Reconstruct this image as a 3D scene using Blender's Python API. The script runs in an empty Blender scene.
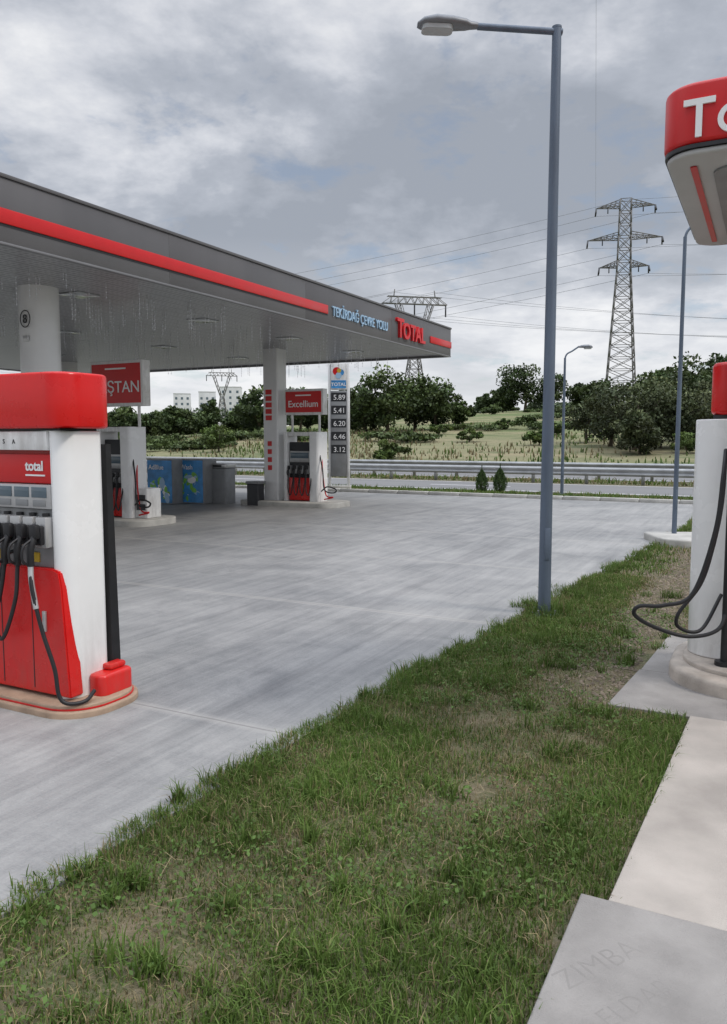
import bpy, bmesh, math, random
import numpy as np
from mathutils import Vector, Matrix, Euler
random.seed(7); R=np.random.RandomState(11)
A=math.radians(27.3); SA,CA=math.sin(A),math.cos(A)
def W(x,s,z=0.0): return Vector((s*SA+x*CA, s*CA-x*SA, z))      # station frame -> world
def L(X,Y,z=0.0): return (X*CA-Y*SA, X*SA+Y*CA, z)               # world -> station frame
scene=bpy.context.scene
# ---------------------------------------------------------------- materials
def newmat(name):
    m=bpy.data.materials.new(name); m.use_nodes=True
    nt=m.node_tree; b=nt.nodes['Principled BSDF']; return m,nt,b
def N(nt,t,**k):
    n=nt.nodes.new(t)
    for a,v in k.items(): setattr(n,a,v)
    return n
def mth(nt,op,a,b=None,c=None,clamp=False):
    n=nt.nodes.new('ShaderNodeMath'); n.operation=op; n.use_clamp=clamp
    for i,v in enumerate((a,b,c)):
        if v is None: continue
        if isinstance(v,(int,float)): n.inputs[i].default_value=v
        else: nt.links.new(v,n.inputs[i])
    return n.outputs[0]
def mixc(nt,f,a,b,mode='MIX'):
    n=nt.nodes.new('ShaderNodeMix'); n.data_type='RGBA'; n.blend_type=mode
    for i,v in ((0,f),(6,a),(7,b)):
        if isinstance(v,(int,float)): n.inputs[i].default_value=v
        elif isinstance(v,tuple): n.inputs[i].default_value=(*v[:3],1)
        else: nt.links.new(v,n.inputs[i])
    return n.outputs[2]
def noise(nt,vec,scale,detail=4,rough=.55,dist=0):
    n=N(nt,'ShaderNodeTexNoise'); n.inputs['Scale'].default_value=scale; n.inputs['Detail'].default_value=detail
    n.inputs['Roughness'].default_value=rough; n.inputs['Distortion'].default_value=dist
    if vec is not None: nt.links.new(vec,n.inputs['Vector'])
    return n.outputs['Fac']
def ramp(nt,f,lo,hi):
    n=N(nt,'ShaderNodeMapRange'); n.inputs[1].default_value=lo; n.inputs[2].default_value=hi
    nt.links.new(f,n.inputs[0]); return n.outputs[0]
def mapv(nt,vec,sc):
    n=N(nt,'ShaderNodeMapping'); n.inputs['Scale'].default_value=sc; nt.links.new(vec,n.inputs['Vector']); return n.outputs[0]
def bump(nt,b,h,st,d=.01):
    n=N(nt,'ShaderNodeBump'); n.inputs['Strength'].default_value=st; n.inputs['Distance'].default_value=d
    nt.links.new(h,n.inputs['Height']); nt.links.new(n.outputs[0],b.inputs['Normal'])
def mat(name,col,rough=.5,metal=0,var=.12,scale=5,bmp=0,bs=60,streak=False,dirt=0.0):
    m,nt,b=newmat(name)
    o=N(nt,'ShaderNodeTexCoord').outputs['Object']
    v=mapv(nt,o,(1,1,.15)) if streak else o
    f=noise(nt,v,scale,4,.6)
    d=tuple(c*(1-var) for c in col); l=tuple(min(1,c*(1+var*.6)) for c in col)
    c=mixc(nt,ramp(nt,f,.3,.7),d,l)
    if dirt>0:
        sp=N(nt,'ShaderNodeSeparateXYZ'); nt.links.new(o,sp.inputs[0])
        g=ramp(nt,sp.outputs[2],.75,.05)
        f2=mth(nt,'MULTIPLY',g,ramp(nt,noise(nt,mapv(nt,o,(1,1,.3)),9,5,.7),.35,.75))
        f2=mth(nt,'MULTIPLY',f2,dirt)
        c=mixc(nt,f2,c,(.16,.13,.10))
    nt.links.new(c,b.inputs['Base Color'])
    nt.links.new(mth(nt,'ADD',mth(nt,'MULTIPLY',f,.2),rough-.1,clamp=True),b.inputs['Roughness'])
    b.inputs['Metallic'].default_value=metal
    if bmp: bump(nt,b,noise(nt,o,bs,4,.6),bmp,.01)
    return m
M={}
M['white']=mat('white_paint',(.84,.84,.835),.26,0,.04,3,dirt=.45)
M['red']=mat('red_paint',(.68,.008,.008),.28,0,.10,3,dirt=.35)
M['redsign']=mat('red_sign',(.58,.010,.012),.35,0,.08,3)
M['black']=mat('black_rubber',(.012,.012,.014),.5,0,.3,12)
M['dark']=mat('dark_plastic',(.025,.026,.03),.45,0,.2,8)
M['silver']=mat('brushed_metal',(.50,.50,.50),.35,.6,.12,10)
M['lcd']=mat('display_glass',(.10,.14,.17),.12,0,.1,8)
M['lampmet']=mat('painted_steel_bluegrey',(.12,.155,.21),.5,.2,.25,6,streak=True)
M['lamphead']=mat('lamp_head_grey',(.22,.235,.26),.5,.2,.15,6)
M['glass']=mat('lamp_glass',(.45,.47,.48),.15,0,.05,6)
M['fascia']=mat('fascia_grey',(.125,.122,.127),.42,.2,.14,.8,streak=True)
M['fascialt']=mat('fascia_light',(.22,.22,.23),.4,.3,.1,1)
M['stone']=mat('island_concrete',(.44,.39,.34),.8,0,.28,6,.35,60)
M['island_tan']=mat('island_tan',(.38,.27,.19),.75,0,.3,6,.3,60)
M['slab']=mat('paving_slab',(.44,.40,.36),.82,0,.24,2.2,.35,140)
M['slab2']=mat('paving_slab_grey',(.30,.285,.27),.85,0,.28,2.5,.45,120)
M['kerb']=mat('kerb_concrete',(.46,.45,.42),.85,0,.25,3,.4,40)
M['galv']=mat('galvanised',(.36,.37,.38),.45,.4,.25,2)
M['lattice']=mat('lattice_steel',(.19,.185,.18),.7,.1,.2,.3)
M['wire']=mat('cable',(.20,.21,.23),.6,0,.1,1)
M['blue']=mat('poster_blue',(.06,.30,.66),.4,0,.5,2.5)
M['green']=mat('poster_green',(.22,.56,.08),.4,0,.3,5)
M['txtblue']=mat('letter_blue',(.36,.54,.72),.4,0,.05,2)
M['txtwhite']=mat('letter_white',(.85,.85,.85),.4,0,.03,2)
M['txtred']=mat('letter_red',(.64,.012,.018),.4,0,.05,2)
M['grey']=mat('grey_plastic',(.25,.26,.27),.5,0,.15,4,dirt=.3)
M['bark']=mat('bark',(.09,.07,.05),.9,0,.3,4,.5,20)
M['brickw']=mat('building_render',(.62,.63,.64),.8,0,.12,.3)
M['roof']=mat('roof_tile',(.25,.09,.06),.8,0,.2,.6)
M['yellow']=mat('sticker_yellow',(.6,.4,.03),.5)
M['bulb']=mat('string_light',(.75,.76,.8),.4,0,.05,2)
# soffit: perforated panels
m,nt,b=newmat('soffit_panels'); M['soffit']=m
o=N(nt,'ShaderNodeTexCoord').outputs['Object']; sp=N(nt,'ShaderNodeSeparateXYZ'); nt.links.new(o,sp.inputs[0])
def lines(nt,c,per,wid,off=0):
    f=mth(nt,'FRACT',mth(nt,'ADD',mth(nt,'DIVIDE',mth(nt,'SUBTRACT',c,off),per),.5))
    d=mth(nt,'MULTIPLY',mth(nt,'ABSOLUTE',mth(nt,'SUBTRACT',f,.5)),per)
    return mth(nt,'LESS_THAN',d,wid)
l1=lines(nt,sp.outputs[0],.3,.022); l2=lines(nt,sp.outputs[1],2.4,.015)
l3=mth(nt,'MULTIPLY',lines(nt,sp.outputs[0],.1,.03),lines(nt,sp.outputs[1],.1,.03))
f=mth(nt,'MAXIMUM',mth(nt,'MULTIPLY',mth(nt,'MAXIMUM',l1,l2),.6),mth(nt,'MULTIPLY',l3,.6))
c=mixc(nt,f,mixc(nt,noise(nt,o,1.2,4),(.30,.30,.31),(.44,.44,.45)),(.10,.10,.11))
nt.links.new(c,b.inputs['Base Color']); b.inputs['Roughness'].default_value=.35; b.inputs['Metallic'].default_value=.2
# concrete yard
m,nt,b=newmat('yard_concrete'); M['yard']=m
o=N(nt,'ShaderNodeTexCoord').outputs['Object']; sp=N(nt,'ShaderNodeSeparateXYZ'); nt.links.new(o,sp.inputs[0])
wob=mth(nt,'MULTIPLY',mth(nt,'SUBTRACT',noise(nt,o,3,3),.5),.02)
def jd(c,per,off):
    f=mth(nt,'FRACT',mth(nt,'ADD',mth(nt,'DIVIDE',mth(nt,'SUBTRACT',mth(nt,'ADD',c,wob),off),per),.5))
    return mth(nt,'MULTIPLY',mth(nt,'ABSOLUTE',mth(nt,'SUBTRACT',f,.5)),per)
dj=jd(sp.outputs[1],3.12,3.66)
big=noise(nt,o,.32,4,.6,.8); med=noise(nt,o,1.9,8,.75,.5)
rot=N(nt,'ShaderNodeMapping'); rot.inputs['Rotation'].default_value=(0,0,math.radians(12)); rot.inputs['Scale'].default_value=(5.5,.3,1); nt.links.new(o,rot.inputs['Vector'])
st2=noise(nt,rot.outputs[0],1.6,7,.75,.7); fine=noise(nt,o,90,2,.6)
rot2=N(nt,'ShaderNodeMapping'); rot2.inputs['Rotation'].default_value=(0,0,math.radians(-20)); rot2.inputs['Scale'].default_value=(9,.5,1); nt.links.new(o,rot2.inputs['Vector'])
st4=noise(nt,rot2.outputs[0],1.2,6,.75,.5)
st3=noise(nt,mapv(nt,o,(2,60,1)),1.5,2,.7)
val=mth(nt,'ADD',mth(nt,'ADD',mth(nt,'MULTIPLY',big,.9),mth(nt,'MULTIPLY',med,.9)),mth(nt,'ADD',mth(nt,'MULTIPLY',st2,.8),mth(nt,'MULTIPLY',st4,.35)))
val=mth(nt,'ADD',val,mth(nt,'ADD',mth(nt,'MULTIPLY',fine,.30),mth(nt,'MULTIPLY',st3,.12)))
c=mixc(nt,ramp(nt,val,1.40,1.98),(.185,.188,.19),(.375,.37,.36))
stain=ramp(nt,noise(nt,o,1.0,6,.75,.6),.56,.72)
c=mixc(nt,mth(nt,'MULTIPLY',stain,.40),c,(.11,.11,.11))
tyre=ramp(nt,noise(nt,rot.outputs[0],.55,3,.6,.3),.58,.70)
c=mixc(nt,mth(nt,'MULTIPLY',tyre,.28),c,(.10,.10,.105))
c=mixc(nt,mth(nt,'MULTIPLY',ramp(nt,dj,.07,.02),.35),c,(.48,.46,.43))
c=mixc(nt,mth(nt,'MULTIPLY',ramp(nt,dj,.010,.005),.5),c,(.14,.135,.13))
nt.links.new(c,b.inputs['Base Color'])
nt.links.new(mth(nt,'ADD',.36,mth(nt,'MULTIPLY',med,.4)),b.inputs['Roughness'])
bump(nt,b,mth(nt,'ADD',fine,mth(nt,'MULTIPLY',st3,1.2)),.35,.005)
# asphalt
m,nt,b=newmat('asphalt'); M['asphalt']=m
o=N(nt,'ShaderNodeTexCoord').outputs['Object']
c=mixc(nt,noise(nt,mapv(nt,o,(.1,1,1)),1,5),(.15,.15,.155),(.23,.23,.23)); nt.links.new(c,b.inputs['Base Color']); b.inputs['Roughness'].default_value=.8
# ground
m,nt,b=newmat('ground_soil_grass'); M['ground']=m
o=N(nt,'ShaderNodeTexCoord').outputs['Object']; sp=N(nt,'ShaderNodeSeparateXYZ'); nt.links.new(o,sp.inputs[0])
near=mixc(nt,ramp(nt,noise(nt,o,3.5,6,.7),.42,.68),(.075,.092,.032),(.19,.15,.095))
near=mixc(nt,ramp(nt,noise(nt,o,45,4,.7),.45,.7),near,(.22,.18,.12))
fn=noise(nt,mapv(nt,o,(.3,1,1)),.14,6,.65,.6)
field=mixc(nt,ramp(nt,fn,.46,.62),(.120,.160,.055),(.27,.24,.135))
band=mth(nt,'MULTIPLY',ramp(nt,sp.outputs[1],43,47),ramp(nt,sp.outputs[1],72,60))
band=mth(nt,'MULTIPLY',band,ramp(nt,sp.outputs[0],-50,-38))
field=mixc(nt,mth(nt,'MULTIPLY',band,.65),field,mixc(nt,noise(nt,o,1.2,5,.7),(.18,.16,.09),(.36,.31,.20)))
field=mixc(nt,mth(nt,'MULTIPLY',ramp(nt,noise(nt,mapv(nt,o,(.5,1,1)),.5,6,.7),.50,.62),.75),field,(.080,.115,.040))
c=mixc(nt,ramp(nt,sp.outputs[1],36,44),near,field)
nt.links.new(c,b.inputs['Base Color']); b.inputs['Roughness'].default_value=.95
bump(nt,b,noise(nt,o,30,4,.7),.8,.03)
def vcolmat(name,rough=.6,trans=.25):
    m,nt,b=newmat(name)
    a=N(nt,'ShaderNodeAttribute'); a.attribute_name='Col'
    nt.links.new(a.outputs['Color'],b.inputs['Base Color']); b.inputs['Roughness'].default_value=rough
    b.inputs['Specular IOR Level'].default_value=.25
    if trans:
        t=N(nt,'ShaderNodeBsdfTranslucent'); nt.links.new(a.outputs['Color'],t.inputs['Color'])
        mx=N(nt,'ShaderNodeMixShader'); mx.inputs[0].default_value=trans
        nt.links.new(b.outputs[0],mx.inputs[1]); nt.links.new(t.outputs[0],mx.inputs[2])
        nt.links.new(mx.outputs[0],nt.nodes['Material Output'].inputs['Surface'])
    return m
M['blade']=vcolmat('grass_blade',.6,.25); M['leaf']=vcolmat('leaf',.6,0)
# ---------------------------------------------------------------- helpers
def link(o,par=None):
    scene.collection.objects.link(o)
    if par is not None: o.parent=par
    return o
def empty(name,x=0,s=0,z=0,rot=-A,world=None):
    e=bpy.data.objects.new(name,None); e.empty_display_size=.2
    e.location=world if world is not None else W(x,s,z); e.rotation_euler=(0,0,rot); return link(e)
def bmobj(name,bm,m,par=None,smooth=False,ang=35):
    me=bpy.data.meshes.new(name); bm.normal_update(); bm.to_mesh(me); bm.free()
    ms=m if isinstance(m,list) else [m]
    for q in ms: me.materials.append(q)
    if smooth:
        me.polygons.foreach_set('use_smooth',[True]*len(me.polygons))
        try: me.set_sharp_from_angle(angle=math.radians(ang))
        except Exception: pass
    o=bpy.data.objects.new(name,me); return link(o,par)
def box(par,name,x0,x1,y0,y1,z0,z1,m,bev=.006,rot=None):
    bm=bmesh.new(); bmesh.ops.create_cube(bm,size=1)
    bmesh.ops.scale(bm,vec=(abs(x1-x0),abs(y1-y0),abs(z1-z0)),verts=bm.verts)
    if bev: 
        bev=min(bev,.45*min(abs(x1-x0),abs(y1-y0),abs(z1-z0)))
        bmesh.ops.bevel(bm,geom=bm.edges[:],offset=bev,segments=2,affect='EDGES',profile=.5)
    o=bmobj(name,bm,m,par,True); o.location=((x0+x1)/2,(y0+y1)/2,(z0+z1)/2)
    if rot: o.rotation_euler=rot
    return o
def prism(par,name,poly,z0,z1,m,bev=0,smooth=True,seg=3):
    bm=bmesh.new(); vs=[bm.verts.new((x,y,z0)) for x,y in poly]; f=bm.faces.new(vs)
    r=bmesh.ops.extrude_face_region(bm,geom=[f]); nv=[g for g in r['geom'] if isinstance(g,bmesh.types.BMVert)]
    bmesh.ops.translate(bm,vec=(0,0,z1-z0),verts=nv)
    bmesh.ops.recalc_face_normals(bm,faces=bm.faces)
    if bev:
        es=[e for e in bm.edges if abs(e.verts[0].co.z-e.verts[1].co.z)<1e-6 and (abs(e.verts[0].co.z-z1)<1e-6 or (z0>.15 and abs(e.verts[0].co.z-z0)<1e-6))]
        bmesh.ops.bevel(bm,geom=es,offset=bev,segments=seg,affect='EDGES',profile=.5)
    return bmobj(name,bm,m,par,smooth)
def rr(x0,x1,y0,y1,r,n=10):
    if not isinstance(r,(list,tuple)): r=[r]*4
    P=[]
    for (cx,cy,a0,q) in ((x1-r[0],y0+r[0],-90,r[0]),(x1-r[1],y1-r[1],0,r[1]),(x0+r[2],y1-r[2],90,r[2]),(x0+r[3],y0+r[3],180,r[3])):
        for i in range(n+1):
            a=math.radians(a0+90*i/n); P.append((cx+q*math.cos(a),cy+q*math.sin(a)))
    return P
def rbox(par,name,x0,x1,y0,y1,z0,z1,r,m,bev=0): return prism(par,name,rr(x0,x1,y0,y1,r),z0,z1,m,bev)
def cyl(par,name,x,y,z0,z1,r0,m,r1=None,n=32,bev=0):
    r1=r0 if r1 is None else r1
    bm=bmesh.new(); bmesh.ops.create_cone(bm,cap_ends=True,segments=n,radius1=r0,radius2=r1,depth=z1-z0)
    if bev:
        es=[e for e in bm.edges if e.verts[0].co.z>0 and e.verts[1].co.z>0]; bmesh.ops.bevel(bm,geom=es,offset=bev,segments=2,affect='EDGES')
    o=bmobj(name,bm,m,par,True); o.location=(x,y,(z0+z1)/2); return o
def catmull(P,n=10):
    P=[Vector(p) for p in P]; P=[P[0]*2-P[1]]+P+[P[-1]*2-P[-2]]; out=[]
    for i in range(1,len(P)-2):
        a,b,c,d=P[i-1:i+3]
        for k in range(n):
            t=k/n; out.append(.5*((2*b)+(c-a)*t+(2*a-5*b+4*c-d)*t*t+(3*b-a-3*c+d)*t**3))
    out.append(P[-2]); return out
def tube(par,name,P,r,m,smooth=True,n=10,res=3):
    Q=catmull(P,n) if smooth else [Vector(p) for p in P]
    cu=bpy.data.curves.new(name,'CURVE'); cu.dimensions='3D'; cu.bevel_depth=r; cu.bevel_resolution=res; cu.use_fill_caps=True
    s=cu.splines.new('POLY'); s.points.add(len(Q)-1)
    for i,q in enumerate(Q): s.points[i].co=(*q,1)
    s.use_smooth=True
    cu.materials.append(m); o=bpy.data.objects.new(name,cu); return link(o,par)
def text(par,name,body,size,loc,m,rot=(math.pi/2,0,0),ext=.01,off=0,align='LEFT',sx=1):
    cu=bpy.data.curves.new(name,'FONT'); cu.body=body; cu.size=size; cu.extrude=ext; cu.offset=off; cu.align_x=align
    cu.materials.append(m); o=bpy.data.objects.new(name,cu); o.location=loc; o.rotation_euler=rot; o.scale=(sx,1,1); return link(o,par)
def npmesh(name,V,F,m,col=None,par=None,k=4):
    me=bpy.data.meshes.new(name); n=len(V); f=len(F)
    me.vertices.add(n); me.vertices.foreach_set('co',np.asarray(V,dtype=np.float32).ravel())
    me.loops.add(f*k); me.loops.foreach_set('vertex_index',np.asarray(F,dtype=np.int32).ravel())
    me.polygons.add(f); me.polygons.foreach_set('loop_start',np.arange(0,f*k,k,dtype=np.int32))
    try: me.polygons.foreach_set('loop_total',np.full(f,k,dtype=np.int32))
    except Exception: pass
    if col is not None:
        a=me.color_attributes.new('Col','FLOAT_COLOR','POINT')
        c=np.ones((n,4),dtype=np.float32); c[:,:3]=col; a.data.foreach_set('color',c.ravel())
    me.update(calc_edges=True); me.materials.append(m)
    o=bpy.data.objects.new(name,me); return link(o,par)
def beams(name,B,m,par=None):
    V=[];F=[]
    for p,q,w in B:
        p=Vector(p);q=Vector(q);d=(q-p)
        if d.length<1e-6: continue
        d.normalize(); u=d.cross(Vector((0,0,1)));
        if u.length<.05: u=d.cross(Vector((1,0,0)))
        u.normalize(); v=d.cross(u); i=len(V)
        for c in (p,q):
            for a,b_ in ((-1,-1),(1,-1),(1,1),(-1,1)): V.append(c+u*a*w/2+v*b_*w/2)
        F+= [(i,i+1,i+5,i+4),(i+1,i+2,i+6,i+5),(i+2,i+3,i+7,i+6),(i+3,i,i+4,i+7),(i,i+3,i+2,i+1),(i+4,i+5,i+6,i+7)]
    return npmesh(name,[tuple(v) for v in V],F,m,par=par)
_g={}
def vn(x,y,sc,seed):
    if seed not in _g: _g[seed]=np.random.RandomState(seed).rand(64,64)
    g=_g[seed]; x=np.asarray(x)*sc+1000; y=np.asarray(y)*sc+1000
    xi=np.floor(x).astype(int); yi=np.floor(y).astype(int); fx=x-xi; fy=y-yi
    fx=fx*fx*(3-2*fx); fy=fy*fy*(3-2*fy)
    a=g[xi%64,yi%64];b=g[(xi+1)%64,yi%64];c=g[xi%64,(yi+1)%64];d=g[(xi+1)%64,(yi+1)%64]
    return (a*(1-fx)+b*fx)*(1-fy)+(c*(1-fx)+d*fx)*fy
def fbm(x,y,sc,seed): return (vn(x,y,sc,seed)*.55+vn(x,y,sc*2.1,seed+1)*.28+vn(x,y,sc*4.3,seed+2)*.17)
# ---------------------------------------------------------------- terrain
def H(x,s):
    x=np.asarray(x,float); s=np.asarray(s,float)
    t=np.clip((s-41)/95,0,1)**.92; k=np.clip((x+95)/70,0,1); k=.5+.5*k*k*(3-2*k)
    far=np.clip((s-44)/30,0,1)
    return 7.0*t*k+far*(fbm(x,s,.05,5)-.5)*1.2
def HZ(X,Y):
    l=L(X,Y); return float(H(l[0],l[1]))
xs=np.unique(np.concatenate([-np.geomspace(160,2500,14),np.arange(-160,80,2.5),np.geomspace(80,2500,14)]))
ss=np.unique(np.concatenate([-np.geomspace(10,1500,10),np.arange(-10,40,5),np.arange(40,180,2.5),np.geomspace(180,3000,14)]))
XX,SS=np.meshgrid(xs,ss); ZZ=H(XX,SS)
V=np.stack([XX,SS,ZZ],-1).reshape(-1,3); nx=len(xs); ny=len(ss)
I=(np.arange(ny-1)[:,None]*nx+np.arange(nx-1)[None,:]).ravel()
g=npmesh('ground',V,np.stack([I,I+1,I+1+nx,I+nx],-1),M['ground']); g.rotation_euler=(0,0,-A)
g.data.polygons.foreach_set('use_smooth',[True]*len(g.data.polygons))
def stobj(o): o.rotation_euler=(0,0,-A); return o
EDGE=[(-12,-2.42),(1.77,-2.35),(3.62,-2.32),(5.5,-2.15),(7.71,-1.98),(12,-1.62),(16.54,-1.33),(21.6,-1.30)]
def xedge(s): return np.interp(s,[e[0] for e in EDGE],[e[1] for e in EDGE])
poly=[(-60,-12)]
for s in np.arange(-12,21.61,.06): poly.append((float(xedge(s)+(fbm(s,0,3.0,21)-.5)*.10),float(s)))
poly.append((-60,21.6))
stobj(prism(None,'concrete_forecourt',poly,-.1,.015,M['yard'],0,False))
e=empty('road_kerb'); 
xx=-60
while xx<14:
    box(e,'kerb_stone',xx,xx+.99,21.62,21.78,-.05,.11,M['kerb'],.02)
    xx+=1.0
stobj(prism(None,'highway',[(-300,24.3),(120,24.3),(120,29.0),(-300,29.0)],-.1,.012,M['asphalt'],0,False))
stobj(prism(None,'highway',[(-300,32.6),(120,32.6),(120,39.0),(-300,39.0)],-.1,.012,M['asphalt'],0,False))
e=empty('road_markings')
for s0 in (24.55,28.75,32.8,38.7): box(e,'edge_line',-300,120,s0,s0+.13,.0155,.0165,M['txtwhite'],0)
xx=-200
while xx<100: box(e,'lane_dash',xx,xx+3,26.6,26.73,.0155,.0165,M['txtwhite'],0); xx+=9
def guardrail(s0,x0,x1,h=.75):
    e=empty('guardrail'); B=[]
    x=x0
    while x<x1: B.append(((x,s0+.06,-.05),(x,s0+.06,h-.02),.11)); x+=2
    beams('posts',B,M['galv'],e)
    prof=[(0,h-.31),(-.07,h-.27),(-.07,h-.21),(0,h-.16),(-.07,h-.11),(-.07,h-.05),(0,h-.0)]
    V=[];F=[]
    for X_ in (x0,x1):
        for a,b_ in prof: V.append((X_,s0+a,b_))
    n=len(prof)
    for i in range(n-1): F.append((i,i+n,i+1+n,i+1))
    npmesh('w_beam',V,F,M['galv'],par=e)
guardrail(29.6,-120,60,.62); guardrail(32.0,-200,80,.72)
# ---------------------------------------------------------------- grass
def blades(name,x,s,hgt,wid,col,lean=.5,z0=None,par=None):
    n=len(x); a=R.rand(n)*2*np.pi; l=R.rand(n)**1.1*lean; b_=R.rand(n)*2*np.pi
    z=H(x,s) if z0 is None else np.full(n,z0)
    base=np.stack([x,s,z-.004],-1); wv=np.stack([np.cos(a),np.sin(a),0*a],-1)*wid[:,None]/2
    dv=np.stack([np.cos(b_),np.sin(b_),0*a],-1)
    up=np.array([0,0,1.])
    m1=base+(dv*(l*.35)[:,None]+up*.55)*hgt[:,None]; t=base+(dv*(l*1.0)[:,None]+up*(1-.4*l)[:,None])*hgt[:,None]
    V=np.stack([base-wv,base+wv,m1-wv*.8,m1+wv*.8,t-wv*.1,t+wv*.1],1).reshape(-1,3)
    i=np.arange(n)*6; F=np.concatenate([np.stack([i,i+1,i+3,i+2],-1),np.stack([i+2,i+3,i+5,i+4],-1)])
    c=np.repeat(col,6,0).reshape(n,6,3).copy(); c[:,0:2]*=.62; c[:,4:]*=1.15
    o=npmesh(name,V,F,M['blade'],c.reshape(-1,3)); stobj(o); return o
def right_edge(s): 
    return np.where(s<2.8,-.56,np.where(s<5.0,-.46+(s-2.8)*.042,np.where(s<6.5,-.86+(s-5)*.03,12.0)))
def gcol(x,s,dry):
    n=len(x); d=np.clip(dry+R.randn(n)*.12,0,1)
    g1=np.array([.072,.132,.024]); g2=np.array([.155,.230,.055]); st=np.array([.33,.27,.145])
    r=R.rand(n)[:,None]; g_=g1*(1-r)+g2*r
    k=(R.rand(n)<d)[:,None]; c=np.where(k,st*(.5+.65*R.rand(n)[:,None]),g_)
    return c*(.62+.76*fbm(x,s,1.6,40))[:,None]
def sample(n,x0,x1,s0,s1): return x0+(x1-x0)*R.rand(n), s0+(s1-s0)*R.rand(n)
GX=[];GS=[];GH=[];GW=[];GC=[]
def add(n,x0,x1,s0,s1,h0,h1,w,dens=True,dryb=0):
    x,s=sample(n,x0,x1,s0,s1)
    k=(x>xedge(s)-.05+.14*(fbm(x,s,5,60)-.5))&(x<right_edge(s)+.02*R.randn(n)*(s<5)) if s0<21.5 else np.ones(n,bool)
    isl=(x>-.60)&(s>5.35)&(s<6.95)&(x<2.3); k&=~isl
    slab=(x>-.80)&(s>5)&(s<7.12)&(x<3); k&=~slab
    p=fbm(x,s,1.1,30); q=fbm(x,s,3.5,33)
    worn=np.exp(-((x+.82-.12*np.sin(s*1.3))/.38)**4)*np.clip((s-4.9)/1.0,0,1)*np.clip((14-s)/3,0,1)
    worn2=np.exp(-((x+1.2)/.36)**2)*np.clip((s-2.2)/1,0,1)*np.clip((6.8-s)/2,0,1)*.6
    bare=np.clip((p-.54)*3.2,0,1)*.65+np.clip((q-.60)*3,0,1)*.45+worn*1.0+worn2
    if dens: k&=R.rand(n)>np.clip(bare,0,.95)
    x,s,p,q,bare=x[k],s[k],p[k],q[k],bare[k]; n=len(x)
    h=(h0+(h1-h0)*R.rand(n)**1.6)*(.45+1.1*fbm(x,s,2.6,36))*(1-.5*np.clip(bare,0,1))
    near_edge=np.exp(-((x-xedge(s))/.12)**2)*(s0<21); h*=1+.45*near_edge*fbm(x,s,2,70)
    GX.append(x);GS.append(s);GH.append(h);GW.append(w*(.6+.8*R.rand(n)));GC.append(gcol(x,s,.07+.78*np.clip(bare,0,.9)+dryb))
add(205000,-2.5,-.35,.6,6.2,.025,.085,.0042)
add(80000,-2.3,-.3,6.2,10,.035,.09,.006)
add(60000,-2.0,5,10,21.5,.05,.11,.012)
add(12000,-.9,5,7.1,12,.04,.11,.008)
add(45000,-45,12,21.85,24.2,.05,.14,.022)
add(14000,-70,30,29.7,31.8,.08,.25,.04,True,.2)
def tuft(cx,cs,n,rad,h,dry=.05):
    a=R.rand(n)*6.283; r=rad*R.rand(n)**.7; x=cx+r*np.cos(a); s=cs+r*np.sin(a)
    k=(x<right_edge(s)-.01); x=x[k]; s=s[k]; n=len(x)
    GX.append(x);GS.append(s);GH.append(h*(.4+.8*R.rand(n)));GW.append(.006*(.6+.8*R.rand(n)));GC.append(gcol(x,s,np.full(n,dry))*.92)
lb=L(1.735,7.50)
tuft(lb[0]+.08,lb[1]-.02,420,.22,.2); tuft(lb[0]-.12,lb[1]+.12,160,.12,.16)
for _ in range(110):
    s=R.uniform(1.2,20); tuft(float(xedge(s))+R.uniform(-.05,.12),s,int(R.uniform(40,130)),R.uniform(.04,.13),R.uniform(.05,.13))
for _ in range(190):
    s=R.uniform(1.2,9); x=R.uniform(-2.2,-.6); tuft(x,s,int(R.uniform(25,90)),R.uniform(.03,.11),R.uniform(.05,.13),.03)
x,s,h,w,c=[np.concatenate(q) for q in (GX,GS,GH,GW,GC)]
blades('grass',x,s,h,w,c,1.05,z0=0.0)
n=16000; x,s=sample(n,-2.3,-.6,1.0,8); k=(fbm(x,s,1.7,80)>.50)&(x>xedge(s)+.03)&(x<right_edge(s)); x,s=x[k],s[k]; n=len(x)
a=R.rand(n)*6.28; sz=.004+.009*R.rand(n); tz=.015+.04*R.rand(n); til=R.randn(n,2)*.4
u=np.stack([np.cos(a),np.sin(a),til[:,0]],-1)*sz[:,None]; v=np.stack([-np.sin(a),np.cos(a),til[:,1]],-1)*sz[:,None]
cc=np.stack([x,s,tz],-1); V=np.stack([cc-u,cc-v*.7,cc+u,cc+v*.7],1).reshape(-1,3); i=np.arange(n)*4
stobj(npmesh('clover_weeds',V,np.stack([i,i+1,i+2,i+3],-1),M['blade'],np.repeat(np.array([.10,.17,.042])*(.6+.7*R.rand(n,1)),4,0)))
n=1100; x,s=sample(n,-2.3,-.6,1.0,9); k=(x>xedge(s)+.03)&(x<right_edge(s)); x,s=x[k],s[k]; n=len(x)
a=R.rand(n)*6.28; ln=.01+.06*R.rand(n)**2; u=np.stack([np.cos(a),np.sin(a),R.randn(n)*.15],-1)*ln[:,None]; v=np.stack([-np.sin(a),np.cos(a),0*a],-1)*.0013
cc=np.stack([x,s,.015+.03*R.rand(n)],-1); V=np.stack([cc-u-v,cc-u+v,cc+u+v,cc+u-v],1).reshape(-1,3); i=np.arange(n)*4
stobj(npmesh('dry_straw',V,np.stack([i,i+1,i+2,i+3],-1),M['blade'],np.repeat(np.array([.32,.26,.15])*(.6+.6*R.rand(n,1)),4,0)))
n=9000; x=-.85+R.randn(n)*.30; s=4.9+8.5*R.rand(n); k=(x>-1.6)&(x<.9)&~((x>-.80)&(s<7.12)); x,s=x[k],s[k]; n=len(x)
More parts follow.
